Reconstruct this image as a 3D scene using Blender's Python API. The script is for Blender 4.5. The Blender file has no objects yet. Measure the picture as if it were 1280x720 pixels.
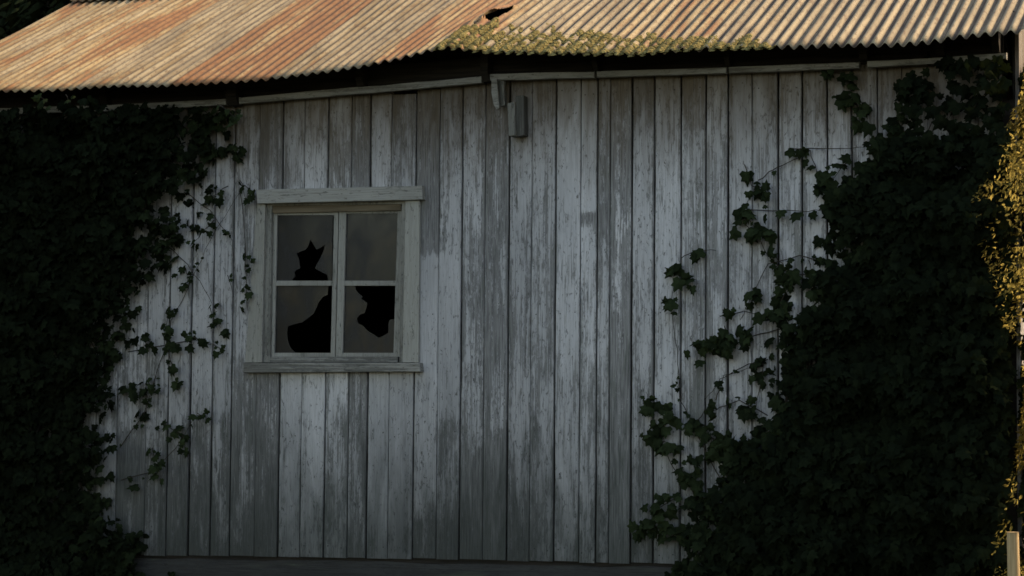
import bpy, math, random
from mathutils import Vector, Matrix, noise
R = math.radians
rng = random.Random(11)
scene = bpy.context.scene
COL = scene.collection

# ------------------------------------------------------------------ camera
F = 2800.0
CAM = Vector((4.55, -12.5, 1.30))
PITCH, YAW, ROLL = R(3.4), R(20.0), R(0.45)
CM = Matrix.Rotation(YAW, 4, 'Z') @ Matrix.Rotation(math.pi/2 + PITCH, 4, 'X') @ Matrix.Rotation(ROLL, 4, 'Z')
cam_d = bpy.data.cameras.new('camera'); cam = bpy.data.objects.new('camera', cam_d); COL.objects.link(cam)
cam.matrix_world = Matrix.Translation(CAM) @ CM
cam_d.lens = F/1280*36; cam_d.sensor_width = 36; cam_d.clip_end = 900; cam_d.clip_start = 0.1
scene.camera = cam
CMI = CM.inverted()

def ray(px, py):
    return (CM @ Vector(((px-640)/F, -(py-360)/F, -1.0))).normalized()
def at(px, py, Y=0.0):            # where a measured sight line meets the vertical plane y = Y
    d = ray(px, py); t = (Y - CAM.y)/d.y
    return CAM + d*t
def proj(p):
    q = CMI @ (Vector(p) - CAM)
    return 640 + F*q.x/-q.z, 360 - F*q.y/-q.z
def lerp_path(path, x):
    if x <= path[0][0]:
        (a, b), (c, d) = path[0], path[1]
    elif x >= path[-1][0]:
        (a, b), (c, d) = path[-2], path[-1]
    else:
        for i in range(len(path)-1):
            if path[i][0] <= x <= path[i+1][0]:
                (a, b), (c, d) = path[i], path[i+1]; break
    return b + (d-b)*(x-a)/(c-a)
def sstep(a, b, x):
    t = max(0, min(1, (x-a)/(b-a))); return t*t*(3-2*t)

# ------------------------------------------------------------------ mesh helpers
class MB:
    def __init__(s): s.v = []; s.f = []; s.a = []; s.cur = (0.5, 0.5, 0.5, 1)
    def vert(s, p, a=None):
        s.v.append(tuple(p)); s.a.append(a or s.cur); return len(s.v)-1
    def face(s, *i): s.f.append(i)
    def box(s, x0, x1, y0, y1, z0, z1):
        b = len(s.v)
        for x in (x0, x1):
            for y in (y0, y1):
                for z in (z0, z1): s.vert((x, y, z))
        for q in ((0,1,3,2),(4,6,7,5),(0,4,5,1),(2,3,7,6),(0,2,6,4),(1,5,7,3)): s.face(*[b+k for k in q])
    def prism(s, quad, y0, y1):          # polygon of (x, z), extruded from y0 (front) to y1
        b = len(s.v); n = len(quad)
        for y in (y0, y1):
            for x, z in quad: s.vert((x, y, z))
        s.face(*[b+k for k in range(n)]); s.face(*[b+n+k for k in reversed(range(n))])
        for k in range(n): s.face(b+k, b+n+k, b+n+(k+1) % n, b+(k+1) % n)
    def tube(s, pts, rad, n=6, r1=None):
        r1 = rad if r1 is None else r1; b = len(s.v); m = len(pts)
        for i, p in enumerate(pts):
            p = Vector(p)
            d = (Vector(pts[min(i+1, m-1)]) - Vector(pts[max(i-1, 0)])).normalized()
            u = d.cross(Vector((0.3, 0.9, 0.2))).normalized(); w = d.cross(u)
            r = rad + (r1-rad)*i/max(1, m-1)
            for k in range(n):
                a = 2*math.pi*k/n; s.vert(p + (u*math.cos(a) + w*math.sin(a))*r)
        for i in range(m-1):
            for k in range(n):
                s.face(b+i*n+k, b+i*n+(k+1) % n, b+(i+1)*n+(k+1) % n, b+(i+1)*n+k)
        s.face(*[b+k for k in range(n)]); s.face(*[b+(m-1)*n+k for k in reversed(range(n))])
    def build(s, name, mat, parent=None, smooth=False, bevel=0, solid=0):
        me = bpy.data.meshes.new(name); me.from_pydata(s.v, [], s.f); me.update()
        at_ = me.color_attributes.new('bd', 'FLOAT_COLOR', 'POINT')
        at_.data.foreach_set('color', [c for a in s.a for c in a])
        if smooth: me.polygons.foreach_set('use_smooth', [True]*len(me.polygons))
        o = bpy.data.objects.new(name, me); COL.objects.link(o); me.materials.append(mat)
        if bevel:
            m = o.modifiers.new('bevel', 'BEVEL'); m.width = bevel; m.segments = 2; m.limit_method = 'ANGLE'
        if solid:
            m = o.modifiers.new('solid', 'SOLIDIFY'); m.thickness = solid; m.offset = 0
        if parent:
            o.parent = parent; o.matrix_parent_inverse = Matrix.Translation(-parent_world(parent))
        return o
def parent_world(o):
    p = Vector(o.location)
    return p if o.type == 'EMPTY' else Vector((0, 0, 0)) + p
def thing(name, label, cat, loc, group=None):
    o = bpy.data.objects.new(name, None); COL.objects.link(o); o.location = loc
    o.empty_display_size = .2
    o['label'] = label; o['category'] = cat
    if group: o['group'] = group
    return o

# ------------------------------------------------------------------ materials
class NT:
    def __init__(s, name):
        s.m = bpy.data.materials.new(name); s.m.use_nodes = True; s.n = s.m.node_tree.nodes; s.l = s.m.node_tree.links
        s.n.clear(); s.out = s.n.new('ShaderNodeOutputMaterial')
    def node(s, t, **kw):
        n = s.n.new(t)
        for k, v in kw.items(): setattr(n, k, v)
        return n
    def put(s, sock, v):
        if hasattr(v, 'links') or isinstance(v, bpy.types.NodeSocket): s.l.new(v, sock)
        else: sock.default_value = v
    def math(s, op, a, b=0.0, c=None, clamp=False):
        n = s.node('ShaderNodeMath', operation=op, use_clamp=clamp); s.put(n.inputs[0], a); s.put(n.inputs[1], b)
        if c is not None: s.put(n.inputs[2], c)
        return n.outputs[0]
    def mix(s, f, a, b, mode='MIX'):
        n = s.node('ShaderNodeMix', data_type='RGBA', blend_type=mode); s.put(n.inputs['Factor'], f)
        s.put(n.inputs[6], a if not isinstance(a, tuple) else (*a[:3], 1)); s.put(n.inputs[7], b if not isinstance(b, tuple) else (*b[:3], 1))
        return n.outputs[2]
    def coords(s, scale=(1, 1, 1), src=None, off=(0, 0, 0)):
        if src is None: src = s.node('ShaderNodeTexCoord').outputs['Object']
        m = s.node('ShaderNodeMapping'); s.put(m.inputs['Vector'], src); m.inputs['Scale'].default_value = scale; m.inputs['Location'].default_value = off
        return m.outputs[0]
    def noise(s, vec, scale=1, detail=4, rough=.55, dist=0):
        n = s.node('ShaderNodeTexNoise'); s.put(n.inputs['Vector'], vec); n.inputs['Scale'].default_value = scale
        n.inputs['Detail'].default_value = detail; n.inputs['Roughness'].default_value = rough; n.inputs['Distortion'].default_value = dist
        return n.outputs['Fac']
    def ramp(s, v, a, b, lo=0.0, hi=1.0):
        n = s.node('ShaderNodeMapRange', interpolation_type='SMOOTHSTEP'); s.put(n.inputs[0], v)
        for k, x in zip((1, 2, 3, 4), (a, b, lo, hi)): s.put(n.inputs[k], x)
        return n.outputs[0]
    def sepx(s, v):
        n = s.node('ShaderNodeSeparateXYZ'); s.l.new(v, n.inputs[0]); return n.outputs[0]
    def attr(s):
        a = s.node('ShaderNodeAttribute', attribute_name='bd'); sp = s.node('ShaderNodeSeparateColor'); s.l.new(a.outputs['Color'], sp.inputs[0])
        return sp.outputs[0], sp.outputs[1], sp.outputs[2]
    def finish(s, col, rough=.8, bump=None, bstr=.3, bdist=.01, spec=.3, metal=0, alpha=None):
        p = s.node('ShaderNodeBsdfPrincipled'); s.put(p.inputs['Base Color'], (*col, 1) if isinstance(col, tuple) else col)
        s.put(p.inputs['Roughness'], rough); p.inputs['Specular IOR Level'].default_value = spec; s.put(p.inputs['Metallic'], metal)
        if alpha is not None: s.put(p.inputs['Alpha'], alpha)
        if bump is not None:
            b = s.node('ShaderNodeBump'); b.inputs['Strength'].default_value = bstr; b.inputs['Distance'].default_value = bdist
            s.put(b.inputs['Height'], bump); s.l.new(b.outputs[0], p.inputs['Normal'])
        s.l.new(p.outputs[0], s.out.inputs[0]); s.p = p
        return s.m

def wood_paint(name, paintA, paintB, woodA, woodB, horizontal=False, wearbias=0.0, topstain=True):
    """flaking paint over grey weathered boards; attribute R wear, G board tone, B board offset"""
    t = NT(name); wear, tone, offs = t.attr()
    oc = t.node('ShaderNodeTexCoord').outputs['Object']
    cx = t.node('ShaderNodeCombineXYZ'); t.put(cx.inputs[1], t.math('MULTIPLY', offs, 37.0)); t.put(cx.inputs[2], t.math('MULTIPLY', offs, 11.0))
    add = t.node('ShaderNodeVectorMath', operation='ADD'); t.l.new(oc, add.inputs[0]); t.l.new(cx.outputs[0], add.inputs[1])
    v = add.outputs[0]
    def C(a, l):       # across, along the grain
        return t.coords((l, a, a) if horizontal else (a, a, l), v)
    grain = t.noise(C(62, 1.3), 1, 6, .65, .3)
    fine = t.noise(C(190, 5), 1, 5, .6, .4)
    patch = t.noise(C(13, 2.6), 1, 5, .6, .5)
    broad = t.noise(C(3.0, .9), 1, 3, .5)
    chips = t.noise(C(60, 20), 1, 8, .78, .7)
    m = t.math('ADD', t.math('MULTIPLY', grain, .55), t.math('MULTIPLY', patch, .42))
    m = t.math('ADD', m, t.math('MULTIPLY', fine, .42))
    m = t.math('ADD', m, t.math('MULTIPLY', chips, .50))
    m = t.math('ADD', m, t.math('MULTIPLY', t.math('SUBTRACT', broad, .5), .35))
    m = t.math('ADD', m, t.math('ADD', wear, wearbias - .5))
    mask = t.ramp(m, .95, 1.05, 0, .92)
    chip2 = t.ramp(t.math('ADD', chips, t.math('MULTIPLY', wear, .12)), .635, .66)
    mask2 = t.math('MAXIMUM', mask, t.math('MULTIPLY', chip2, 1.0))
    paint = t.mix(t.ramp(broad, .35, .65), paintA, paintB)
    paint = t.mix(t.ramp(fine, .40, .66, 0, .42), paint, woodB)
    wood = t.mix(t.ramp(fine, .38, .62), woodA, woodB)
    wood = t.mix(t.ramp(patch, .55, .8, 0, .5), wood, (.10, .125, .085))
    c = t.mix(mask2, paint, wood)
    lite = t.ramp(t.noise(C(120, 9), 1, 6, .72, .5), .60, .66, 0, .55)
    c = t.mix(lite, c, paintA)
    cr = t.ramp(t.noise(C(150, 3.0), 1, 6, .66, .8), .62, .69)
    c = t.mix(t.math('MULTIPLY', cr, .7), c, (.03, .028, .027))
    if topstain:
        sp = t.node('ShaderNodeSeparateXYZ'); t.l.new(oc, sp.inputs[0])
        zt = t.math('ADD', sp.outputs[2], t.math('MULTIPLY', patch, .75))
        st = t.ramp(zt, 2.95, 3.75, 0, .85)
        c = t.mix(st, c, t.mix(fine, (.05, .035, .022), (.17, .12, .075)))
        low = t.ramp(t.math('ADD', sp.outputs[2], t.math('MULTIPLY', patch, -1.1)), 1.30, -.15, 0, .86)  # damp and algae, deepened to paint in shade towards the base
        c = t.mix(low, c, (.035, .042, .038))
    gain = t.node('ShaderNodeMix', data_type='RGBA', blend_type='MULTIPLY'); gain.inputs['Factor'].default_value = 1
    cc = t.node('ShaderNodeCombineColor')
    g = t.math('MULTIPLY_ADD', tone, .62, .66)
    for k in range(3): t.put(cc.inputs[k], g)
    t.l.new(c, gain.inputs[6]); t.l.new(cc.outputs[0], gain.inputs[7])
    h = t.math('ADD', t.math('MULTIPLY', mask2, -.6), t.math('MULTIPLY', fine, .5))
    return t.finish(gain.outputs[2], .78, h, .55, .006, .25)

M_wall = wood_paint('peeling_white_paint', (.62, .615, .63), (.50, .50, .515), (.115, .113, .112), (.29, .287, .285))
M_trim = wood_paint('window_trim_paint', (.35, .345, .315), (.27, .265, .24), (.09, .088, .08), (.19, .185, .17), False, -.02, False)
M_trimh = wood_paint('window_rail_paint', (.36, .355, .33), (.28, .275, .25), (.09, .088, .08), (.19, .185, .17), True, .02, False)
M_eave = wood_paint('eave_board_paint', (.36, .35, .33), (.27, .265, .25), (.10, .095, .085), (.20, .19, .175), True, .0, False)
M_beam = wood_paint('sill_beam_wood', (.055, .057, .056), (.04, .042, .042), (.025, .025, .025), (.045, .045, .045), True, .1, False)

def plain_wood(name, a, b, horizontal=True):
    t = NT(name)
    v = t.coords((3, 60, 60) if horizontal else (60, 60, 3))
    g = t.noise(v, 1, 5, .6, .4)
    return t.finish(t.mix(t.ramp(g, .35, .65), a, b), .85, g, .4, .004, .2)
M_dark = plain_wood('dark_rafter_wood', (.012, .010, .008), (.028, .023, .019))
M_post = plain_wood('pale_post_wood', (.34, .24, .13), (.52, .38, .22), False)
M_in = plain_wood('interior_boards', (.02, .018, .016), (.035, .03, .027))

# corrugated iron: u in attribute R (across the rib), G sheet tone, B sheet rust
def iron():
    t = NT('rusty_corrugated_iron'); u, tone, rust = t.attr()
    uv = t.node('ShaderNodeUVMap', uv_map='sheet').outputs[0]
    def C(a, l): return t.coords((a, l, 1), uv)
    streak = t.noise(C(3.6, .55), 1, 5, .62, .5)
    thin = t.noise(C(26, 1.6), 1, 5, .6, .3)
    spot = t.noise(C(30, 18), 1, 6, .7, .5)
    spk = t.noise(C(60, 16), 1, 5, .75, .3)
    s1 = t.math('ADD', t.math('ADD', t.math('MULTIPLY', streak, .9), t.math('MULTIPLY', thin, .35)), t.math('MULTIPLY', spot, .25))
    s1 = t.math('ADD', s1, rust)
    zinc = t.mix(t.ramp(thin, .35, .65), (.35, .28, .175), (.21, .165, .105))
    tan = t.mix(t.ramp(thin, .35, .65), (.35, .255, .13), (.22, .155, .078))
    red = t.mix(t.ramp(spot, .35, .65), (.17, .072, .030), (.27, .135, .058))
    c = t.mix(t.ramp(s1, .86, 1.02), zinc, tan)
    c = t.mix(t.ramp(s1, .97, 1.10), c, red)
    c = t.mix(t.ramp(s1, 1.20, 1.34, 0, .8), c, (.17, .075, .036))
    c = t.mix(t.ramp(spot, .54, .66, 0, .6), c, (.13, .07, .038))
    c = t.mix(t.ramp(spk, .53, .62, 0, .62), c, (.10, .06, .036))
    # trough dirt, deepened to paint in shaded rib stripes, stronger to the right
    c = t.mix(t.math('MULTIPLY', t.ramp(u, .62, .10), t.math('MULTIPLY', t.ramp(thin, .30, .62, .45, .9), t.ramp(t.sepx(uv), -2.5, 1.5, .55, 1.1))), c, (.055, .036, .024))
    gain = t.node('ShaderNodeMix', data_type='RGBA', blend_type='MULTIPLY'); gain.inputs['Factor'].default_value = 1
    cc = t.node('ShaderNodeCombineColor'); g = t.math('MULTIPLY_ADD', tone, 1.0, .5)
    for k in range(3): t.put(cc.inputs[k], g)
    t.l.new(c, gain.inputs[6]); t.l.new(cc.outputs[0], gain.inputs[7])
    return t.finish(gain.outputs[2], .75, t.math('ADD', spot, t.math('MULTIPLY', spk, .5)), .35, .004, .25)
M_iron = iron()

def leaf_mat(name, a, b, trans, tcol, rough=.55):
    t = NT(name); r, g, bb = t.attr()
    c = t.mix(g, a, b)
    c = t.mix(t.ramp(t.noise(t.coords((30, 30, 30)), 1, 3), .4, .7, 0, .4), c, tuple(x*.6 for x in a))
    p = t.node('ShaderNodeBsdfPrincipled'); t.put(p.inputs['Base Color'], c); p.inputs['Roughness'].default_value = rough
    p.inputs['Specular IOR Level'].default_value = 0.0
    tr = t.node('ShaderNodeBsdfTranslucent'); tr.inputs[0].default_value = (*tcol, 1)
    mx = t.node('ShaderNodeMixShader'); mx.inputs[0].default_value = trans
    t.l.new(p.outputs[0], mx.inputs[1]); t.l.new(tr.outputs[0], mx.inputs[2]); t.l.new(mx.outputs[0], t.out.inputs[0])
    return t.m
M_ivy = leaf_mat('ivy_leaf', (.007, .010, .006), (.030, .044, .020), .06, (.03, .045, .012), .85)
M_shrub = leaf_mat('shrub_leaf', (.018, .022, .009), (.07, .065, .02), .40, (.74, .60, .20), .6)
M_tree = leaf_mat('tree_leaf', (.010, .014, .007), (.018, .024, .011), .03, (.03, .04, .01), .8)
M_stem = plain_wood('vine_bark', (.025, .02, .015), (.06, .048, .036), False)
M_bark = plain_wood('tree_bark', (.05, .04, .03), (.09, .075, .06), False)
def moss_mat():
    t = NT('moss'); r, g, b = t.attr()
    c = t.mix(g, (.13, .10, .038), (.25, .205, .08)); n = t.noise(t.coords((60, 60, 60)), 1, 4)
    c = t.mix(t.ramp(n, .5, .7, 0, .7), c, (.10, .065, .02))
    return t.finish(c, .95, n, .6, .01, .05)
M_moss = moss_mat()
def glass_mat():
    t = NT('dusty_window_glass')
    n = t.noise(t.coords((9, 9, 4)), 1, 5, .6, .5)
    n2 = t.noise(t.coords((3.2, 3, 3.6)), 1, 2, .5)
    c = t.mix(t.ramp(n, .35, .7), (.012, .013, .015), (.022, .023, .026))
    sp = t.node('ShaderNodeSeparateXYZ'); t.l.new(t.node('ShaderNodeTexCoord').outputs['Object'], sp.inputs[0])
    c = t.mix(t.ramp(n2, .54, .70, 0, .55), c, (.055, .042, .028))
    return t.finish(c, t.ramp(n, .3, .7, .12, .3), None, spec=.2)
M_glass = glass_mat()
def ground_mat():
    t = NT('soil_and_grass')
    n = t.noise(t.coords((1, 1, 1)), .6, 6); n2 = t.noise(t.coords((1, 1, 1)), 14, 5)
    c = t.mix(t.ramp(n, .4, .6), (.035, .032, .020), (.030, .042, .018)); c = t.mix(t.ramp(n2, .4, .7, 0, .6), c, (.05, .045, .028))
    return t.finish(c, .95, n2, .6, .05, .1)
M_ground = ground_mat()

# ------------------------------------------------------------------ ground
g = MB(); n = 60
def gz(x, y): return 0.04*noise.noise(Vector((x*.4, y*.4, 3))) - .02 if abs(x) < 30 and abs(y) < 30 else 0
xs = [-400, -200, -100, -50] + [-30 + i*1.0 for i in range(61)] + [50, 100, 200, 400]
for y in xs:
    for x in xs: g.vert((x, y, gz(x, y)))
k = len(xs)
for j in range(k-1):
    for i in range(k-1): g.face(j*k+i, j*k+i+1, (j+1)*k+i+1, (j+1)*k+i)
o = g.build('ground', M_ground, None, True); o['kind'] = 'structure'

# ------------------------------------------------------------------ shed frame of reference
XL = at(-330, 400).x                # left gable, hidden under the ivy
XR = at(1270, 300).x                # right corner
DEPTH = 4.8
Y_EAVE = -0.40
SL = math.tan(R(24.9))
EAVE = [(-400, 141), (0, 118), (60, 116), (125, 112), (250, 108), (344, 101), (400, 94.5), (450, 86), (500, 76), (540, 65), (558, 61.5), (580, 64), (610, 67.5), (700, 69.5), (800, 71),
        (850, 65), (950, 62.5), (1050, 61), (1110, 59.5), (1150, 56), (1200, 50), (1258, 45), (1300, 42)]
# eave height as a function of world x
EZ = []
for i in range(-400, 1301, 10):
    p = at(i, lerp_path(EAVE, i), Y_EAVE); EZ.append((p.x, p.z+.012))
def eave_z(x): return lerp_path(EZ, x)
EZS = []                             # the same line, smoothed: the roof straightens towards the ridge
for i in range(0, len(EZ)):
    a = EZ[max(0, i-35):i+36]; EZS.append((EZ[i][0], sum(q[1] for q in a)/len(a)))
def roof_z(x, h):                    # h: horizontal distance up the slope from the eave
    w = sstep(0, 2.2, h)
    return eave_z(x)*(1-w) + lerp_path(EZS, x)*w + SL*h
def roof_hit(px, py):                # sight line against the roof surface
    d = ray(px, py); t = 9.0
    for _ in range(4000):
        p = CAM + d*t
        if p.y > Y_EAVE and p.z <= roof_z(p.x, p.y - Y_EAVE): return p
        t += .004
    return None
a = roof_hit(0, 54); b_ = roof_hit(60, 20)
print('verge', a, b_)
RX0 = (a.x + b_.x)/2 if a and b_ else -3.4
RX1 = at(1288, 45, Y_EAVE).x
print('RX0', RX0, 'RX1', RX1, 'XL', XL, 'XR', XR)
q = roof_hit(160, 2); H_LAP = (q.y - Y_EAVE) if q else 2.0
q2 = roof_hit(900, 1); print('lap', H_LAP, 'top at 900', q2)
XL = RX0 + .12
HRIDGE = DEPTH/2 - Y_EAVE

shed = thing('shed', 'old wooden shed with peeling white boards, a broken window and a rusty corrugated iron roof', 'shed', ((XL+XR)/2, 0, 0))

# ------------------------------------------------------------------ wall of vertical boards
BOT = [(-400, 686), (185, 694), (300, 694.5), (450, 697), (640, 701), (900, 706), (1300, 714)]
STRIP_L = [(-300, 146), (10, 138.5), (110, 136), (190, 132.5), (280, 127.5), (300, 125.5), (400, 117), (500, 108.5), (602, 99.5)]
STRIP_R = [(612, 96.5), (745, 93), (800, 91), (900, 88), (1000, 84), (1070, 81.5), (1160, 76.5), (1262, 70)]
joints = [-300, -272, -245, -218, -191, -164, -138, -112, -86, -60, -34, -8, 18, 44, 70, 96, 122, 148, 184.5, 212, 239, 266, 290.5, 322, 351, 378.5, 408, 437, 460.5, 487, 518, 547.5, 576, 605, 635, 663.5, 694,
          725, 746, 762, 789, 817, 850.6, 882, 910, 940, 972.5, 1002.5, 1034, 1065, 1097, 1128, 1160, 1192, 1224, 1254]
strong = {212, 239, 266, 290.5, 351, 408, 460.5, 518, 576, 635, 694, 746, 789, 817, 850.6, 882, 910, 972.5, 1002.5, 1034, 1065}
wearmap = {290.5: .04, 322: .08, 351: -.03, 378.5: -.01, 408: .03, 437: .10, 460.5: -.08, 487: -.03, 518: -.02, 547.5: -.02, 576: .05, 605: .10, 635: -.02, 663.5: 0, 694: -.06,
           725: -.01, 746: .04, 762: .16, 789: .0, 817: -.06, 850.6: .03, 882: .05, 910: -.05, 940: -.03, 972.5: .0, 1002.5: .03, 1034: -.02}
patches = [(518, 548, -200, 318, .17), (520, 548, 318, 470, -.16), (547, 576, 318, 520, -.10), (576, 605, 560, 900, .25), (605, 635, 540, 900, .18), (725, 746, 264, 280, .22), (694, 746, 90, 262, -.10),
           (746, 762, 258, 290, .25), (303, 351, 465, 900, .08), (576, 760, 620, 900, .06), (762, 789, 540, 900, .12), (460, 518, 470, 660, -.10), (212, 300, 380, 520, -.08), (140, 300, 560, 900, .12),
           (518, 576, 640, 900, .14), (840, 960, 90, 300, -.03), (351, 408, 470, 640, -.05)]
def wear_at(px, py, base):
    w = base
    for x0, x1, y0, y1, d in patches:
        if x0-2 <= px <= x1+2:
            j = 34*noise.noise(Vector((round(px*.06)*3.7, y0*.01, 2))) if x1-x0 > 31 or y0 > 500 else 0
            q = 26 if y0 > 400 else 4
            w += .95*d*sstep(y0+j-q, y0+j+q, py)*(1-sstep(y1-5, y1+5, py))
    return w
WIN = (330, 508, 254, 453)         # opening in the boards
wb = MB()
for i in range(len(joints)-1):
    a_, c_ = joints[i], joints[i+1]
    mid = (a_+c_)/2
    if at(mid, 400).x < XL: continue
    xa, xb = at(a_, 400).x, at(c_, 400).x
    top_py = lerp_path(STRIP_L if mid < 607 else STRIP_R, mid) + (1 if mid > 607 else 2)
    if 450 < mid < 607: top_py += rng.uniform(6, 15)
    ztop = at(mid, top_py).z + .02; zbot = at(mid, lerp_path(BOT, mid) + rng.uniform(-1, 1)).z
    tone = rng.uniform(.25, .75); off = rng.random(); yoff = rng.uniform(-.006, .006)
    base = wearmap.get(a_, rng.uniform(-.03, .05))*.65 + .5
    segs = [(zbot, ztop)]
    p0, p1 = at(mid, WIN[2]-4), at(mid, WIN[3]+2)
    if WIN[0]+2 < mid < WIN[1]-2: segs = [(zbot, p1.z), (p0.z, ztop)]
    g0 = .0100 if a_ in strong else .0025
    g1 = .0100 if c_ in strong else .0025
    ph = rng.uniform(0, 10)
    x_l, x_r = xa, xb
    for zn in (zbot+.06, zbot+.75, zbot+1.45, ztop-.12):
        for fx in (.22, .78):
            if rng.random() < .3: continue
            pz = zn + rng.uniform(-.02, .02); pxn = xa + (xb-xa)*fx + rng.uniform(-.006, .006)
            if WIN[0]-6 < mid < WIN[1]+6 and p1.z-.04 < pz < p0.z+.04: continue
            b = len(wb.v)
            for k in range(7): wb.vert((pxn + .0045*math.cos(k*.9), yoff-.0035, pz + .0045*math.sin(k*.9)), (1.2, .0, off, 1))
            wb.face(*[b+k for k in reversed(range(7))])
    for za, zb in segs:
        nz = max(2, int((zb-za)/.045)); first = None
        prev = None
        for k in range(nz+1):
            z = za + (zb-za)*k/nz
            jl = .0022*noise.noise(Vector((ph, z*2.3, 0))); jr = .0022*noise.noise(Vector((ph, z*2.3, 5)))
            yb = yoff + .004*noise.noise(Vector((ph, z*.7, 9)))
            px, py = proj(((xa+xb)/2, 0, z))
            w = wear_at(px, py, base); at_c = (w, tone, off, 1)
            x0, x1 = x_l+g0/2+jl+.0006, x_r-g1/2+jr-.0006
            cup = .0015
            ring = [wb.vert((x0, yb+.022, z), at_c), wb.vert((x0, yb+.003, z), (w+.10, tone, off, 1)), wb.vert((x0+.004, yb-.0005, z), (w+.05, tone, off, 1)),
                    wb.vert(((x0+x1)/2, yb-cup, z), at_c), wb.vert((x1-.004, yb-.0005, z), (w+.05, tone, off, 1)), wb.vert((x1, yb+.003, z), (w+.10, tone, off, 1)), wb.vert((x1, yb+.022, z), at_c)]
            if prev:
                for m in range(6): wb.face(prev[m], prev[m+1], ring[m+1], ring[m])
            else: wb.face(*ring)
            prev = ring
        wb.face(*reversed(prev))
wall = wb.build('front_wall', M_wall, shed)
wall['label'] = 'front wall of upright boards with flaking white paint'

# inner lining and framing make the room dark; side and back walls close it
zt = 3.25
pin = at(WIN[0], WIN[2]); pin2 = at(WIN[1], WIN[3])
lin = MB()
wx0, wx1, wz0, wz1 = pin.x-.02, pin2.x+.02, pin2.z-.02, pin.z+.03
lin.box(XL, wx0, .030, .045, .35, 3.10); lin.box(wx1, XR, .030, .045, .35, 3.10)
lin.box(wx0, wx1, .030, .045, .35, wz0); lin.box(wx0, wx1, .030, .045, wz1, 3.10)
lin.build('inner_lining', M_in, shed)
for x0, x1 in ((XL-.022, XL), (XR, XR+.022)):
    side = MB()
    nb = 30
    for k in range(nb):
        ya = .0 + (DEPTH)*k/nb; yb = DEPTH*(k+1)/nb - .005
        zz = lambda y: roof_z((x0+x1)/2, min(y-Y_EAVE, DEPTH - y - Y_EAVE)) - .06
        b = len(side.v); side.cur = (rng.uniform(.45, .65), rng.random(), rng.random(), 1)
        for x in (x0, x1):
            for (y, z) in ((ya, .3), (yb, .3), (yb, zz(yb)), (ya, zz(ya))): side.vert((x, y, z))
        for q in ((0,1,2,3),(7,6,5,4),(0,4,5,1),(2,6,7,3),(1,5,6,2),(0,3,7,4)): side.face(*[b+j for j in q])
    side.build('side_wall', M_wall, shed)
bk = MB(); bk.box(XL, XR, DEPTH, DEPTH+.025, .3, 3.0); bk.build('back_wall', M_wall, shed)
fl = MB(); fl.box(XL, XR, .05, DEPTH, .42, .46); fl.box(XL, XR, DEPTH-.05, DEPTH-.02, .46, 3.3)
fl.box(XL+.01, XL+.02, .05, DEPTH-.06, .46, 3.6); fl.box(XR-.02, XR-.01, .05, DEPTH-.06, .46, 3.6)
fl.build('floor', M_in, shed)

# sill beam below the boards
sb = MB()
def strip(mb, path, Y, Y2, th_px, x0, x1, step=20, wob=0.6, wear=.5):
    xs = []; x = x0
    while x < x1: xs.append(x); x += step
    xs.append(x1); b = len(mb.v); ph = rng.uniform(0, 50)
    for i, x in enumerate(xs):
        c = lerp_path(path, x) + wob*noise.noise(Vector((x*.02, ph, 0)))
        t = th_px*(1 + .15*noise.noise(Vector((x*.03, ph, 7))))
        A, B = at(x, c - t/2, Y), at(x, c + t/2, Y)
        mb.cur = (wear + .08*noise.noise(Vector((x*.01, ph, 3))), .5 + .3*noise.noise(Vector((x*.004, ph, 1))), ph % 1, 1)
        for p, y in ((A, Y), (B, Y), (B, Y2), (A, Y2)): mb.vert((p.x, y, p.z))
    for i in range(len(xs)-1):
        for m in range(4): mb.face(b+i*4+m, b+i*4+(m+1) % 4, b+(i+1)*4+(m+1) % 4, b+(i+1)*4+m)
    mb.face(b, b+1, b+2, b+3); e = b+(len(xs)-1)*4; mb.face(e+3, e+2, e+1, e)
strip(sb, [(x, y+21) for x, y in BOT], .012, .15, 32, -330, 1254, 30)
sb.build('sill_beam', M_beam, shed)
fd = MB(); fd.box(XL+.03, XR-.03, .03, .14, -.1, at(600, 741).z+.02); fd.build('foundation', M_beam, shed)

# eave boards: two long runs, meeting at a joint, plus a short end length
e1 = MB(); strip(e1, STRIP_L, -.085, -.05, 8, -250, 283, wear=.55); e1.build('eave_board', M_eave, shed, bevel=.003)
e1 = MB(); strip(e1, STRIP_L, -.085, -.05, 8, 299, 602, wear=.50); e1.build('eave_board', M_eave, shed, bevel=.003)
e1 = MB(); strip(e1, STRIP_R, -.09, -.05, 8, 611, 743, wear=.48); e1.build('eave_board', M_eave, shed, bevel=.003)
e1 = MB(); strip(e1, STRIP_R, -.09, -.05, 7.5, 746, 908, wear=.48); e1.build('eave_board', M_eave, shed, bevel=.003)
e1 = MB(); strip(e1, STRIP_R, -.09, -.05, 7.5, 911, 1074, wear=.56); e1.build('eave_board', M_eave, shed, bevel=.003)
e1 = MB(); strip(e1, [(x, y-.5) for x, y in STRIP_R], -.09, -.05, 7.5, 1084, 1258, wear=.52); e1.build('eave_board', M_eave, shed, bevel=.003)
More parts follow.
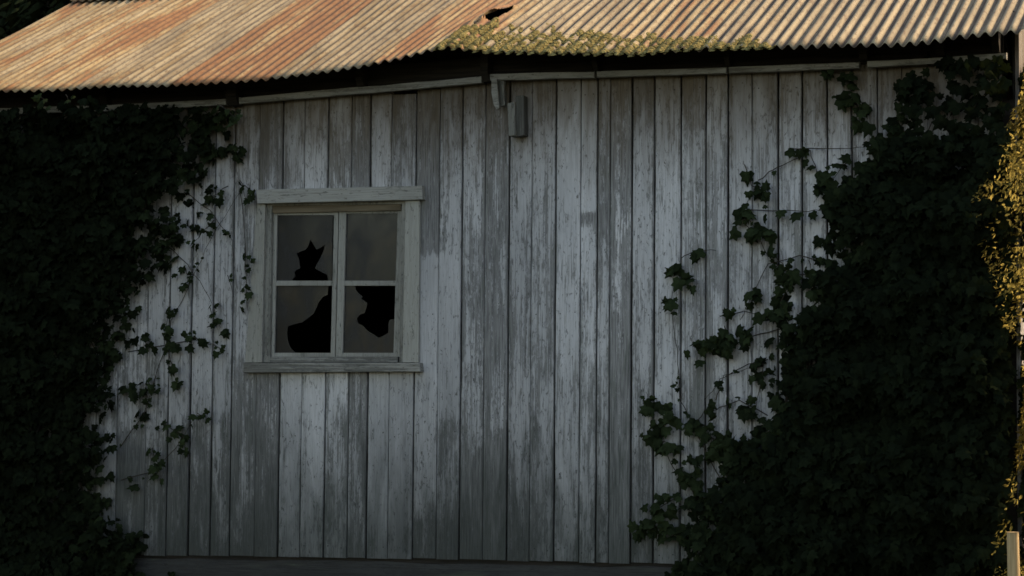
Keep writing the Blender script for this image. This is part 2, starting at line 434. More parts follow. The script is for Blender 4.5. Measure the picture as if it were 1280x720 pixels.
# dark soffit board and rafter tails between the boards and the iron
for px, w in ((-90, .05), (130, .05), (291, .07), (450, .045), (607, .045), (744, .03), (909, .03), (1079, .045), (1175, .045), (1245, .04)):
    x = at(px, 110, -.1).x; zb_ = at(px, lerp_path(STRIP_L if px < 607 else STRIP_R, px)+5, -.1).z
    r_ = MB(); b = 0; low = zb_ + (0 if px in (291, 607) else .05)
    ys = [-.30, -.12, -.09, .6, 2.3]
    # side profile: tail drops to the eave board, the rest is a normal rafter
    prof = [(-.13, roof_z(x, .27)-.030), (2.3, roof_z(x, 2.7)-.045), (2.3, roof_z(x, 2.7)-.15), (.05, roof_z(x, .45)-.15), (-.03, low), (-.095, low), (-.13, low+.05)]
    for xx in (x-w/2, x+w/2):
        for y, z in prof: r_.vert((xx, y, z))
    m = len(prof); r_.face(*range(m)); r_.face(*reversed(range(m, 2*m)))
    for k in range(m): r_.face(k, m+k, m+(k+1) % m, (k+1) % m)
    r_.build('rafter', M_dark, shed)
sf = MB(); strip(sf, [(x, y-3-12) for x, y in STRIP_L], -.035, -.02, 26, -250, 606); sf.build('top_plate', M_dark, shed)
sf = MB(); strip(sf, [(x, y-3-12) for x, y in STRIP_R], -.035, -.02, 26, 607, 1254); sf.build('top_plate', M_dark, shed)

# bracket and block hanging below the joint
def quad(mb, pts, Y, Y2):
    mb.prism([(at(a, b, Y).x, at(a, b, Y).z) for a, b in pts], Y, Y2)
br = MB(); br.cur = (.50, .55, .3, 1); quad(br, [(614, 98), (621, 98), (622.5, 124), (624, 134), (621, 137), (617, 131), (614, 116)], -.12, -.095)
br.build('bracket', M_eave, shed, bevel=.003)
br = MB(); br.cur = (.6, .2, .7, 1); quad(br, [(622, 100), (630, 100), (631, 132), (624, 133)], -.075, -.04)
br.build('bracket', M_trim, shed, bevel=.003)
bl = MB(); bl.cur = (.50, .15, .2, 1); quad(bl, [(634, 129), (643.5, 127), (644, 169.5), (635.5, 170)], -.10, -.004); 
bl.build('wooden_block', M_trim, shed, bevel=.004)
bl = MB(); bl.cur = (.95, .0, .6, 1); quad(bl, [(644.5, 120), (654.5, 119), (655.5, 169), (645.5, 170.5)], -.075, -.004)  # shaded side of the block, its shade painted as a dark tone
bl.build('wooden_block', M_trim, shed, bevel=.003)

# ------------------------------------------------------------------ roof of corrugated sheets
PITCHW = .0675; AMP = .0112
def sheet(x0, x1, h0, h1, tone, rust, lift=0, dense=False, tilt=.004, back=False):
    mb = MB(); n = int(round((x1-x0)/PITCHW*10)); ds = .016 if dense else .12
    m = max(2, int((h1-h0)/ds)); uvs = []
    hof = rng.uniform(-.008, .010)
    idx = {}
    for j in range(m+1):
        h = h0 + (h1-h0)*j/m
        if j == 0: h += hof
        for i in range(n+1):
            x = x0 + (x1-x0)*i/n
            c = math.cos(2*math.pi*(x - RX0)/PITCHW)
            z = roof_z(x, h) + AMP*(.80 + .45*sstep(-2.5, 2.5, x))*c*(1 + .08*noise.noise(Vector((x*3, h*2, 1)))) + tilt*(1-(x-x0)/(x1-x0)) + lift
            z += .006*noise.noise(Vector((x*2.2, h*1.6, 4)))
            if j == 0: z += .0035*noise.noise(Vector((x*14, 2, 8)))
            y = Y_EAVE + h
            if dense:      # sprung, torn edge
                z += lipz(x, h)
            if back: y = DEPTH - Y_EAVE - h
            idx[(i, j)] = mb.vert((x, y, z), (c*.5+.5, tone, rust, 1)); uvs.append((x, h))
    for j in range(m):
        for i in range(n):
            if dense:
                x = x0+(x1-x0)*(i+.5)/n; h = h0+(h1-h0)*(j+.5)/m
                if torn(x, h): continue
            mb.face(idx[(i, j)], idx[(i+1, j)], idx[(i+1, j+1)], idx[(i, j+1)])
    o = mb.build('roof_sheet', M_iron, shed, True, solid=.0012)
    uv = o.data.uv_layers.new(name='sheet')
    for l in o.data.loops: uv.data[l.index].uv = uvs[l.vertex_index]
    return o
tA, tB = roof_hit(592, 31), roof_hit(641, 10.5)
print('tear', tA, tB)
def tear_ts(x, h):
    ax, ah = tA.x, tA.y - Y_EAVE; bx, bh = tB.x, tB.y - Y_EAVE
    dx, dh = bx-ax, bh-ah; L2 = dx*dx+dh*dh
    t = ((x-ax)*dx + (h-ah)*dh)/L2
    s = ((x-ax)*dh - (h-ah)*dx)/math.sqrt(L2)     # + towards the eave / right
    return t, s
def torn(x, h):
    t, s = tear_ts(x, h)
    return 0 < t < 1 and -.004 < s < .060*math.sin(math.pi*min(1, t))**.8*(.45 + .6*t)
def lipz(x, h):
    t, s = tear_ts(x, h)
    if not (-.2 < t < 1.2) or s > .02: return 0
    return .035*math.exp(-(s/.07)**2)*sstep(-.2, .3, t)*(1-sstep(.7, 1.2, t))
W = PITCHW*10
ns = int(math.ceil((RX1-RX0)/W)); W_last = RX1 - RX0 - W*(ns-1)
print('sheets', ns)
tones = [.50, .62, .45, .55, .42, .60, .50, .55, .48, .52, .5]
rusts = [.20, .26, .12, .34, .16, .22, .08, .24, .02, -.06, -.10, -.1]
for i in range(ns):
    x0 = RX0 + W*i - (.03 if i else 0); x1 = min(RX0 + W*(i+1), RX1) if i < ns-1 else RX1
    dense = (x0-.05 < tA.x < x1+.02) or (x0-.05 < tB.x < x1+.02)
    sheet(x0, x1, 0, H_LAP+.12, tones[i % len(tones)], rusts[i % len(rusts)] + rng.uniform(-.03, .03), 0, dense)
    sheet(x0, x1, H_LAP, HRIDGE, tones[(i+3) % len(tones)], rusts[i % len(rusts)] + rng.uniform(-.05, .08), .022)
# far slope and ridge
sheet(RX0, RX1, 0, HRIDGE, .5, .1, 0, False, 0, True)
rd = MB(); xs_ = [RX0 + (RX1-RX0)*k/30 for k in range(31)]
for x in xs_:
    z = roof_z(x, HRIDGE) + .05
    for dy, dz in ((-.16, -.065), (-.03, 0), (.03, 0), (.16, -.065)): rd.vert((x, DEPTH/2+dy, z+dz), (.8, .5, .1, 1))
for k in range(30):
    for m in range(3): rd.face(k*4+m, k*4+m+1, k*4+5+m, k*4+4+m)
o = rd.build('ridge_cap', M_iron, shed, solid=.002)
uv = o.data.uv_layers.new(name='sheet')
# ------------------------------------------------------------------ window
win = MB(); Yf = .035
def wq(mb, pts, Y, Y2, attr=None):
    if attr: mb.cur = attr
    quad(mb, pts, Y, Y2)
# frame: jambs, head lining, bottom rail
wq(win, [(326, 250), (509, 248), (506, 453), (499, 453), (502, 255), (340, 257), (337, 453), (323, 453)], .002, .09, (.50, .35, .1, 1))
window = win.build('window', M_trim, shed, bevel=.002)
window['label'] = 'four pane window, three panes broken, in a leaning frame'
def wpart(name, mats, pts, Y, Y2, attr, bevel=.003):
    mb = MB(); mb.cur = attr; quad(mb, pts, Y, Y2); return mb.build(name, mats, window, bevel=bevel)
M_head = plain_wood('brown_head_rail', (.13, .105, .075), (.21, .17, .12))
wpart('header', M_trimh, [(320, 237), (527.5, 232), (528, 249.5), (321, 254.5)], -.052, .0, (.42, .72, .2, 1), .004)
wpart('window_sill', M_trimh, [(304, 453.5), (524, 453.5), (525.5, 464.5), (304, 466)], -.060, .03, (.50, .45, .6, 1), .004)
wpart('casing', M_trim, [(321, 255), (331.5, 255), (327, 453), (306, 453)], -.026, .0, (.44, .62, .8, 1))
wpart('casing', M_trim, [(506.5, 251), (524.5, 250.5), (523, 453), (503, 453)], -.026, .0, (.42, .75, .5, 1))
wpart('head_rail', M_head, [(340.2, 255), (501, 253), (501, 263), (340, 266.5)], .012, .07, (.6, .3, .5, 1))
wpart('bottom_rail', M_trimh, [(337, 446), (497, 446), (497, 453.2), (337, 453.2)], .006, .07, (.55, .3, .15, 1))
# two sashes, each with stiles, rails and a glazing bar
def sash(x0t, x0b, x1t, x1b, yt, yb, st, mid_y, at_c):
    mb = MB(); mb.cur = at_c
    def X(side, y):
        t = (y-yt)/(yb-yt); return (x0t + (x0b-x0t)*t) if side == 0 else (x1t + (x1b-x1t)*t)
    Y, Y2 = .030, .062
    quad(mb, [(X(0, yt), yt), (X(0, yt)+st[0], yt), (X(0, yb)+st[0], yb), (X(0, yb), yb)], Y, Y2)
    quad(mb, [(X(1, yt)-st[1], yt), (X(1, yt), yt), (X(1, yb), yb), (X(1, yb)-st[1], yb)], Y, Y2)
    for y, th in ((yt, 4), (mid_y-3.2, 6.4), (yb-5, 5)):
        quad(mb, [(X(0, y)+st[0]-.2, y), (X(1, y)-st[1]+.2, y), (X(1, y+th)-st[1]+.2, y+th), (X(0, y+th)+st[0]-.2, y+th)], Y+.003, Y2-.003)
    return mb.build('sash', M_trim, window, bevel=.002)
sash(340.5, 336.5, 423, 418.5, 265, 446, (6, 5.5), 354, (.44, .62, .3, 1))
sash(424, 419.5, 506, 500.5, 263, 446, (8.5, 9), 354, (.46, .55, .9, 1))
# the glass: outlines of what is left of each pane
S = 720/280
def pane(name, pts, lab):
    P = [at(280 + x/S, 210 + y/S, .046) for x, y in pts]
    import bmesh
    bm = bmesh.new(); vs = [bm.verts.new((p.x, .046, p.z)) for p in P]
    from mathutils.geometry import tessellate_polygon
    for tri in tessellate_polygon([[Vector((p.x, p.z, 0)) for p in P]]):
        try: bm.faces.new([vs[k] for k in tri])
        except ValueError: pass
    bmesh.ops.recalc_face_normals(bm, faces=bm.faces[:])
    r = bmesh.ops.extrude_face_region(bm, geom=bm.faces[:])
    for e in r['geom']:
        if isinstance(e, bmesh.types.BMVert): e.co.y += .003
    me = bpy.data.meshes.new('pane'); bm.to_mesh(me); bm.free(); me.materials.append(M_glass)
    o = bpy.data.objects.new('pane', me); COL.objects.link(o); o.parent = window; o['label'] = lab
    o.matrix_parent_inverse = Matrix.Identity(4); return o
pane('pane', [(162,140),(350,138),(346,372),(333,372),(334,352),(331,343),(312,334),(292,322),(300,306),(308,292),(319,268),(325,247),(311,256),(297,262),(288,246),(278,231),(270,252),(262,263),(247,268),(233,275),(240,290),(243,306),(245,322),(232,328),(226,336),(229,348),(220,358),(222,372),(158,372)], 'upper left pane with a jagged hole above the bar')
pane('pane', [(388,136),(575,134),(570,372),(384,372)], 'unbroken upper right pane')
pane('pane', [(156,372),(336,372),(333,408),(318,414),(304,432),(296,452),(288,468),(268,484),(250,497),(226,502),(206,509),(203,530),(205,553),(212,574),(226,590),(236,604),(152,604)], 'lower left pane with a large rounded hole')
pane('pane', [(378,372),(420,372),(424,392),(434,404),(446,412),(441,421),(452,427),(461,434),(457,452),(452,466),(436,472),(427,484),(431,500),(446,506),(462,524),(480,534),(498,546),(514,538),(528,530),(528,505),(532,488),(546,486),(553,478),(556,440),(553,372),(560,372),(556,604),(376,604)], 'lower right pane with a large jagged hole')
# the panes' parent is a mesh at the world origin of the shed's frame
shed_inv = Matrix.Translation(-Vector(shed.location))
for o in list(bpy.data.objects):
    if o.parent == window: o.matrix_parent_inverse = Matrix.Identity(4)

# ------------------------------------------------------------------ leaves
LOBED = [(0, 0), (-.28, -.10), (-.50, .14), (-.34, .36), (-.42, .62), (-.16, .64), (0, 1.0), (.16, .64), (.42, .62), (.34, .36), (.50, .14), (.28, -.10)]
SMALL = [(0, 0), (-.22, .25), (-.24, .55), (0, 1.0), (.24, .55), (.22, .25)]
def leaf(mb, pos, size, nrm, tip, shape, fold=.25, lo=0.0, hi=1.0):
    """nrm: facing, tip: direction of the leaf tip"""
    nrm = nrm.normalized(); tip = (tip - nrm*tip.dot(nrm)).normalized(); sidev = nrm.cross(tip)
    a = (rng.random(), rng.uniform(lo, hi), rng.random(), 1)
    b = len(mb.v); curl = rng.uniform(.05, .35)
    c = mb.vert(pos + tip*size*.35 + nrm*size*.05, a)
    for x, y in shape:
        p = pos + sidev*(x*size) + tip*(y*size) - nrm*(size*(abs(x)*fold + curl*y*y*.4)); mb.vert(p, a)
    n = len(shape)
    for k in range(n): mb.face(c, b+1+k, b+1+(k+1) % n)
def rnd_n(out=1.0, s=.6):
    return Vector((rng.gauss(0, s), -out + rng.gauss(0, s*.5), rng.gauss(.35, s)))
def rnd_t(s=.5): return Vector((rng.gauss(0, s), rng.gauss(-.2, s*.5), -1 + rng.gauss(0, s)))

def sprig(mb, st, path, n, size, Y=-.03, spread=10, shape=LOBED):
    pts = [at(x, y, Y + rng.uniform(-.01, .01)) for x, y in path]
    if st and len(pts) > 1:
        fine = []
        for i in range(len(pts)-1):
            for k in range(4): fine.append(pts[i].lerp(pts[i+1], k/4) + Vector((rng.gauss(0, .003), rng.gauss(0, .003), rng.gauss(0, .003))))
        fine.append(pts[-1]); st.tube(fine, .0035, 4, .0015)
    for k in range(n):
        t = rng.random()*(len(path)-1); i = min(int(t), len(path)-2) if len(path) > 1 else 0; f = t-i
        x = path[i][0] + (path[i+1][0]-path[i][0])*f if len(path) > 1 else path[0][0]
        y = path[i][1] + (path[i+1][1]-path[i][1])*f if len(path) > 1 else path[0][1]
        p = at(x + rng.gauss(0, spread*.55), y + rng.gauss(0, spread*.55), Y - rng.uniform(0, .06))
        leaf(mb, p, size*rng.choice((.45, .6, .8, .95, 1.15)), rnd_n(1, .6), rnd_t(.7), shape, .25, .3, 1)

# left ivy: edge of the mass as (py, px)
EDGE_L = [(0, 265), (135, 282), (160, 292), (190, 282), (225, 262), (260, 244), (300, 236), (330, 214), (380, 186), (430, 168), (480, 174), (520, 160), (560, 146), (600, 148), (650, 158), (690, 190), (720, 215), (900, 260)]
EDGE_R = [(0, 1290), (70, 1170), (90, 1120), (120, 1100), (150, 1088), (180, 1075), (220, 1040), (260, 1018), (300, 1030), (330, 1028), (370, 1000), (400, 968), (430, 962), (480, 956), (520, 950), (560, 915), (600, 880), (640, 858), (680, 846), (720, 850), (900, 840)]
def mass(mb, edge, side, x_far, n, size, maxd, gap, ytop):
    made = 0
    while made < n:
        py = rng.uniform(75, 930)
        px = rng.uniform(x_far, 330) if side < 0 else rng.uniform(800, x_far)
        e = lerp_path(edge, py); d = (e-px) if side < 0 else (px-e)
        nz = noise.fractal(Vector((px*.022, py*.022, side*5.0)), 1.0, 2.0, 3)
        d2 = d + nz*(75 if side < 0 else 52)
        if d2 < 0: continue
        if py < ytop(px) + 12*noise.noise(Vector((px*.05, 1, 2))): continue
        if gap(px, py) > rng.random(): continue
        cover = min(1, .10 + max(0, d2)/(115 if side < 0 else 80))
        if rng.random() > cover: continue
        clump = noise.fractal(Vector((px*.016+9, py*.02, side*2.0)), 1.0, 2.1, 3)
        D = maxd*(1-math.exp(-max(0, d2)/85))*(.65 + .9*clump+.2) + .03
        D = max(.03, D)
        dep = D*(1 - abs(rng.gauss(0, .32))) if rng.random() < .75 else rng.uniform(.02, D)
        base = at(px, py, 0)
        if base.z < 0 or base.x < XL-.2: continue
        p = base + Vector((0, -max(.02, dep), 0))
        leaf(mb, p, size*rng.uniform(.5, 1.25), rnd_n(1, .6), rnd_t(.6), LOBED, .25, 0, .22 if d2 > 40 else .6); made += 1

ivyL = thing('climbing_ivy', 'dark ivy mass covering the left end of the white wall up to the eaves', 'ivy', (at(60, 700).x, -.1, 0), 'ivy climbing the shed wall')
fL = MB(); sL = MB()
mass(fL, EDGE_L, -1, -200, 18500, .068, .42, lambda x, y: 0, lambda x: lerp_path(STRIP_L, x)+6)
spl = [([(300, 225), (308, 250)], 5), ([(285, 232), (262, 250)], 8), ([(306, 232), (316, 240)], 3), ([(268, 275), (240, 305)], 10), ([(232, 335), (236, 358)], 8), ([(212, 385), (205, 430), (245, 424)], 14), ([(238, 420), (275, 436)], 7),
       ([(258, 408), (280, 400)], 4), ([(306, 310), (307, 345), (309, 388)], 7), ([(195, 470), (180, 505)], 12), ([(205, 530), (228, 545), (236, 575)], 10), ([(246, 516), (258, 522)], 3), ([(190, 560), (196, 592)], 10), ([(212, 445), (222, 480)], 6),
       ([(262, 385), (272, 412)], 4), ([(285, 345), (292, 372)], 2), ([(210, 265), (225, 300)], 12), ([(50, 120), (58, 128)], 4), ([(82, 118), (88, 130)], 3), ([(272, 130), (296, 148)], 7), ([(290, 180), (298, 205)], 5)]
for path, k in (([(150, 560), (178, 520), (205, 440), (215, 400), (240, 350), (262, 300), (300, 240)], 9), ([(150, 600), (190, 590), (220, 560), (245, 520), (262, 515)], 7), ([(160, 440), (215, 430), (250, 424), (282, 438)], 6), ([(300, 240), (307, 310), (309, 388)], 3),
                ([(200, 300), (235, 330), (262, 372), (276, 410)], 6), ([(230, 240), (262, 262), (290, 300), (296, 360)], 6)):
    sprig(fL, sL, path, k, .040, -.02, 4)
for path, k in spl: sprig(fL, sL, path, int(k*1.3), .058, -.03 if path[0][1] > 135 else -.46, 8)
# runners up the wall behind the leaves
def runners(st, edge, side, xs0, k):
    for i in range(k):
        x = rng.uniform(*xs0); y = 800; pts = []; lim = rng.uniform(120, 500)
        while y > lim:
            pts.append(at(x, y, -.02 - .02*rng.random())); y -= 18; x += rng.gauss(0, 5) + side*-1.0
            e = lerp_path(edge, y)
            if side < 0: x = min(x, e-30-i*2)
            else: x = max(x, e+30+i*2)
        if len(pts) > 3: st.tube(pts, rng.uniform(.006, .018), 5, .003)
runners(sL, EDGE_L, -1, (-250, 180), 22)
fL.build('foliage', M_ivy, ivyL); sL.build('stems', M_stem, ivyL)

ivyR = thing('climbing_ivy', 'dark ivy mass with loose sprigs spreading from the right corner of the wall', 'ivy', (at(1080, 700).x, -.1, 0), 'ivy climbing the shed wall')
fR = MB(); sR = MB()
def gapR(x, y):
    if y < 175 and x > 1060: return .80 if noise.noise(Vector((x*.03, y*.03, 4))) > -.15 else .25
    return 0
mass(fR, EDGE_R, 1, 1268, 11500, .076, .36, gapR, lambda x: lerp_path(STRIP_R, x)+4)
spr = [([(1045, 120), (1062, 118), (1075, 140), (1090, 130)], 12, 9), ([(948, 226), (965, 212), (992, 200), (1012, 188)], 3, 4), ([(985, 186), (1040, 186), (1085, 184)], 3, 4), ([(930, 205), (940, 232), (955, 236)], 5, 5), ([(948, 238), (962, 240)], 4, 5),
       ([(930, 262), (960, 263), (1010, 264), (1050, 262)], 5, 5), ([(922, 268), (940, 290), (958, 290)], 13, 8), ([(930, 262), (925, 285)], 6, 6), ([(960, 312), (978, 330), (990, 352)], 14, 9), ([(1010, 325), (1020, 352), (1012, 370)], 8, 6), ([(985, 352), (975, 385), (965, 395)], 16, 10),
       ([(900, 395), (930, 390), (968, 396)], 5, 5), ([(866, 432), (890, 432), (915, 424), (940, 428)], 24, 10), ([(905, 408), (918, 440)], 10, 8), ([(832, 376), (840, 378)], 7, 6), ([(830, 336), (848, 338), (862, 362)], 6, 5), ([(848, 336), (852, 322), (868, 314), (895, 313)], 4, 3),
       ([(806, 500), (812, 516)], 6, 6), ([(806, 548), (830, 552), (845, 560)], 12, 8), ([(818, 512), (838, 516), (828, 540)], 12, 8), ([(836, 508), (842, 528)], 4, 4), ([(862, 540), (882, 512), (895, 520)], 7, 6), ([(888, 545), (900, 560), (925, 570)], 22, 12), ([(880, 548), (910, 548)], 8, 8),
       ([(858, 598), (880, 585)], 14, 14), ([(940, 365), (948, 375)], 4, 5), ([(955, 455), (945, 510)], 10, 10), ([(848, 470), (850, 500)], 3, 4), ([(815, 640), (850, 620)], 16, 12), ([(1060, 200), (1040, 225)], 8, 8), ([(800, 660), (840, 655)], 12, 12),
       ([(1040, 90), (1070, 95)], 6, 8), ([(1020, 215), (1035, 218)], 4, 5), ([(895, 500), (905, 470), (935, 460)], 3, 5)]
for path, k in (([(1040, 330), (1000, 320), (960, 330), (940, 370), (925, 400)], 8), ([(980, 410), (940, 420), (900, 440), (868, 430)], 6), ([(870, 620), (838, 580), (820, 540), (812, 505), (808, 490)], 7), ([(900, 600), (870, 540), (850, 500), (846, 440), (838, 378), (850, 336)], 8),
                ([(1020, 340), (985, 345), (960, 320), (945, 290), (930, 262), (948, 226)], 8), ([(960, 520), (925, 500), (900, 510), (884, 516)], 5), ([(1090, 170), (1070, 140), (1045, 118)], 4), ([(960, 450), (935, 455), (900, 475), (880, 500)], 5), ([(1050, 240), (1020, 215), (1012, 188), (985, 186)], 5)):
    sprig(fR, sR, path, k, .050, -.02, 5)
for path, k, s_ in spr: sprig(fR, sR, path, int(k*1.3), .078, -.03, s_*1.25)
runners(sR, EDGE_R, 1, (900, 1240), 26)
for _ in range(9000):      # round the corner, up the side wall
    y = 1.8*rng.random()**1.5 - .03; z = rng.uniform(.1, 3.25 + .42*y)
    if noise.noise(Vector((y*3, z*3, 8))) < -.45: continue
    leaf(fR, Vector((XR + .03 + rng.uniform(0, .14), y, z)), .07*rng.uniform(.5, 1.2), Vector((1, rng.gauss(-.3, .5), rng.gauss(.3, .4))), rnd_t(.6), LOBED)
fR.build('foliage', M_ivy, ivyR); sR.build('stems', M_stem, ivyR)

# ------------------------------------------------------------------ moss on the eave
mo = MB()
OCT = [(1,0,0),(.5,.87,0),(-.5,.87,0),(-1,0,0),(-.5,-.87,0),(.5,-.87,0),(.55,.3,.7),(-.2,.6,.75),(-.5,-.3,.7),(.3,-.55,.75),(0,0,1)]
def top_h(px):
    return lerp_path([(540, 0), (552, 14), (575, 30), (600, 36), (640, 34), (690, 30), (705, 26), (740, 30), (765, 24), (800, 26), (830, 24), (850, 16), (890, 18), (940, 14), (975, 0)], px)
cnt = 0
xa_, xb_ = at(540, 65, Y_EAVE).x, at(975, 62, Y_EAVE).x
tries = 0
while cnt < 8500 and tries < 200000:
    tries += 1
    x = rng.uniform(xa_, xb_ + .3); h = rng.uniform(.0, .8)
    z = roof_z(x, h)
    px, py = proj((x, Y_EAVE+h, z)); ex = lerp_path(EAVE, px)
    up = ex - py; th = top_h(px)*(1 + .5*noise.noise(Vector((px*.08, py*.1, 0))))
    if up < 2 or up > th: continue
    if noise.noise(Vector((x*9, h*9, 3))) + .5*noise.noise(Vector((x*22, h*18, 3))) + .30*(1 - up/max(1, th))  < -.02: continue
    tt, ss = tear_ts(x, h)
    if -.02 < tt < 1 and -.05 < ss < .07: continue
    c = math.cos(2*math.pi*(x-RX0)/PITCHW)
    if c > .5 and rng.random() < .3: continue
    r = rng.choice((.007, .009, .012, .018))*rng.uniform(.85, 1.15); zz = z + AMP*c + .001
    a = (0, rng.random(), rng.random(), 1); b = len(mo.v); rot = rng.uniform(0, 6)
    for (u, v, w) in OCT:
        k = r*rng.uniform(.75, 1.25); uu = u*math.cos(rot)-v*math.sin(rot); vv = u*math.sin(rot)+v*math.cos(rot)
        mo.vert((x+uu*k, Y_EAVE+h+vv*k*1.2, zz + w*k*.55 + vv*k*SL), a)
    for q in ((0,1,6),(1,7,6),(1,2,7),(2,3,7),(3,8,7),(3,4,8),(4,5,9),(4,9,8),(5,0,9),(0,6,9),(6,7,10),(7,8,10),(8,9,10),(9,6,10)): mo.face(*[b+j for j in q])
    cnt += 1
o = mo.build('moss', M_moss); o['kind'] = 'stuff'; o['label'] = 'yellow green moss along the lower edge of the iron roof'; o['category'] = 'moss'

# ------------------------------------------------------------------ sunlit shrub at the right corner
def shrub(name, label, cx, cy, h, rx, ry, n, size, mat, zbase=.1, group=None):
    t = thing(name, label, 'shrub', (cx, cy, 0), group)
    f = MB(); s = MB()
    for i in range(9):
        a = rng.uniform(0, 6.28); pts = []
        for k in range(9):
            u = k/8; pts.append(Vector((cx + math.cos(a)*rx*.55*u + rng.gauss(0, .02), cy + math.sin(a)*ry*.55*u + rng.gauss(0, .02), h*.92*u*rng.uniform(.97, 1.0))))
        s.tube(pts, .007, 5, .003)
    made = 0
    while made < n:
        z = rng.uniform(zbase, h); u = z/h
        w = (.8 + .35*math.sin(u*9 + 1))*(1 - .5*max(0, u-.75)/.25)
        w *= 1 + .35*noise.noise(Vector((cx, z*2.2, 4)))
        a = rng.uniform(0, 6.28); r = rng.uniform(.15, 1)**.5
        x = cx + math.cos(a)*rx*w*r; y = cy + math.sin(a)*ry*w*r
        if noise.noise(Vector((x*7, y*7, z*5))) + .6*noise.noise(Vector((x*2.5, y*2.5, z*2.2+4))) < .02 + .06*math.sin(z*3.4) - .25*sstep(2.0, 2.9, z): continue
        leaf(f, Vector((x, y, z)), size*rng.uniform(.6, 1.25), Vector((rng.gauss(math.cos(a)*.6, .6), rng.gauss(math.sin(a)*.6, .6), rng.gauss(.5, .5))), Vector((math.cos(a), math.sin(a), rng.gauss(-.3, .6))), SMALL); made += 1
    f.build('foliage', mat, t); s.build('stems', M_stem, t)
    return t
shp = at(1296, 500, -.2)
shrub('tall_shrub', 'tall small leaved shrub catching low sun at the right corner of the shed', shp.x+.07, -.22, 3.30, .33, .46, 18000, .028, M_shrub, .05)

# pale post in the shrub
pp = at(1266, 665, -.80); pt = MB(); 
pt.tube([(pp.x, -.8, -.1), (pp.x+.004, -.8, pp.z-.25), (pp.x, -.8, pp.z-.03), (pp.x, -.8, pp.z)], .033, 16, .029)
post = pt.build('wooden_post', M_post, None, True, bevel=.004)
post['label'] = 'short pale post standing in the shrub at the lower right corner'; post['category'] = 'post'

# ------------------------------------------------------------------ trees behind the shed
def tree(label, x, y, h, cr, n, group='dark trees behind the shed'):
    rng.seed(int(abs(x)*131 + abs(y)*17))
    t = thing('dark_tree', label, 'tree', (x, y, 0), group)
    tr = MB(); tr.tube([(x, y, -.2), (x+.1, y, h*.3), (x-.05, y+.1, h*.6), (x, y, h*.92)], .22*h/7, 10, .04)
    for k in range(14):
        a = rng.uniform(0, 6.28); z0 = h*rng.uniform(.2, .8); L = cr*rng.uniform(.6, .95)
        tr.tube([(x, y, z0), (x+math.cos(a)*L*.5, y+math.sin(a)*L*.5, z0+L*.25), (x+math.cos(a)*L, y+math.sin(a)*L, z0+L*.35)], .06, 5, .012)
    tr.build('trunk', M_bark, t, True)
    cl = [(Vector((rng.gauss(0, .45), rng.gauss(0, .45), rng.uniform(-.85, .9))), rng.uniform(.28, .5)) for _ in range(26)]
    f = MB()
    for _ in range(n):
        c, r = rng.choice(cl); d = Vector((rng.gauss(0, 1), rng.gauss(0, 1), rng.gauss(0, 1))).normalized()*r*rng.uniform(.5, 1)**.4
        q = c + d; P = Vector((x + q.x*cr, y + q.y*cr, h*.56 + q.z*h*.42))
        if P.z < .2 or abs(q.x) > .98 or abs(q.y) > .98: continue
        leaf(f, P, rng.uniform(.13, .25), d + Vector((0, 0, .4)), Vector((d.x, d.y, -.6)), SMALL)
    f.build('crown', M_tree, t)
def spot(px, Y):
    p = at(px, 300, Y); return p.x, p.y
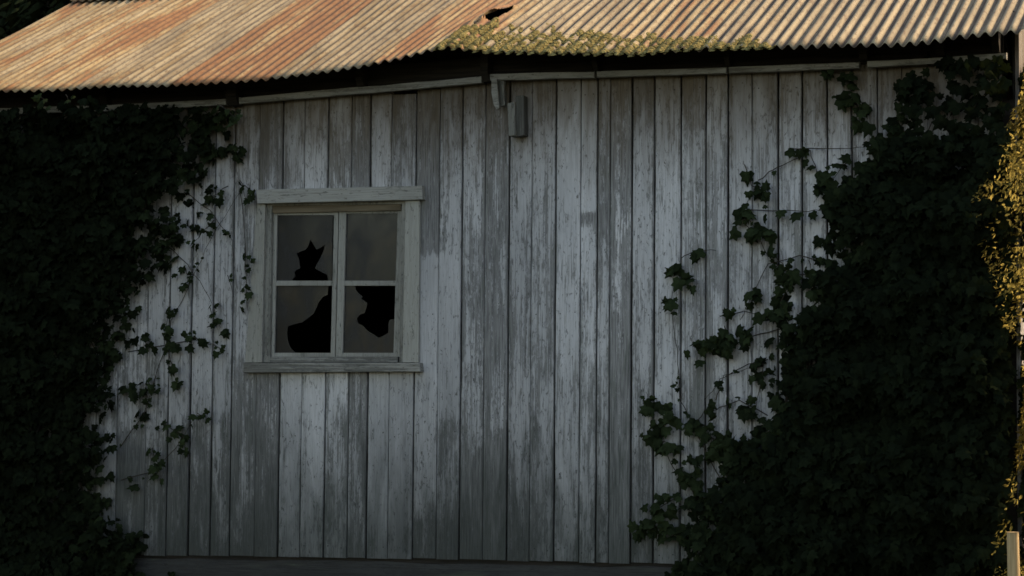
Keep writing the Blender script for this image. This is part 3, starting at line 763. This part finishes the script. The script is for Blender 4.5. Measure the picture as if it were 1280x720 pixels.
for px, Y, h, cr, n, lab in ((10, 16, 8.5, 3.2, 16000, 'dark tree close behind the tallest one beyond the left verge'),
                        (-20, 15, 11, 4.4, 16000, 'tallest dark tree farthest behind the left verge of the roof'),
                        (60, 8.5, 7.5, 2.6, 16000, 'dark leafy tree seen above the left verge of the rusty roof'),
                        (-160, 11, 8.5, 3.0, 9000, 'dark tree at the far left beyond the roof'),
                        (270, 12, 8.5, 2.8, 9000, 'broad dark tree behind the left half of the roof'),
                        (1290, 7.5, 4.6, 1.7, 8000, 'dark tree behind the right end of the roof')):
    x, y = spot(px, Y); tree(lab, x, y, h, cr, n)

for x, y, h, cr, n, lab in ((-6.55, -3.3, 8.5, 2.9, 16000, 'unseen tall dark tree added left of the shed to shade the ivy'),
                            (-5.6, -8.0, 8.0, 2.9, 7000, 'unseen tall dark tree added for shade on the left edge of the yard nearest the viewer'),
                            (7.9, -3.4, 6.5, 2.6, 12000, 'unseen dark tree added for shade right of the shed corner'),
                            (8.6, -8.5, 8.0, 2.9, 9000, 'unseen dark tree added for shade on the right edge of the yard nearest the viewer')):
    tree(lab, x, y, h, cr, n, 'unseen shade trees added round the yard')  # out of view, added only to shade the wall and ivy

# ------------------------------------------------------------------ light
AZ, EL = R(50), R(34)                # azimuth from +y towards +x
sd = Vector((math.sin(AZ)*math.cos(EL), math.cos(AZ)*math.cos(EL), math.sin(EL)))
sun_d = bpy.data.lights.new('sun', 'SUN'); sun = bpy.data.objects.new('sun', sun_d); COL.objects.link(sun)
sun_d.energy = 2.15; sun_d.angle = R(.55); sun_d.color = (1, .83, .62)
sun.rotation_euler = (-sd).to_track_quat('-Z', 'Y').to_euler(); sun.location = sd*30
w = bpy.data.worlds.new('World'); scene.world = w; w.use_nodes = True
nt = w.node_tree; bg = nt.nodes['Background']; sk = nt.nodes.new('ShaderNodeTexSky'); sk.sky_type = 'NISHITA'; sk.sun_disc = False
sk.sun_elevation = EL; sk.sun_rotation = AZ; sk.air_density = 1.0; sk.dust_density = 1.2
nt.links.new(sk.outputs[0], bg.inputs[0]); bg.inputs[1].default_value = .15

scene.view_settings.view_transform = 'Standard'; scene.view_settings.look = 'None'
scene.view_settings.exposure = 1.4; scene.view_settings.use_white_balance = True; scene.view_settings.white_balance_temperature = 8600; scene.view_settings.white_balance_tint = 11; scene.view_settings.gamma = 1; scene.view_settings.use_curve_mapping = False
scene.render.engine = 'CYCLES'
scene.cycles.max_bounces = 6
scene.cycles.filter_width = 1.6
scene.render.resolution_x = 1024; scene.render.resolution_y = 576
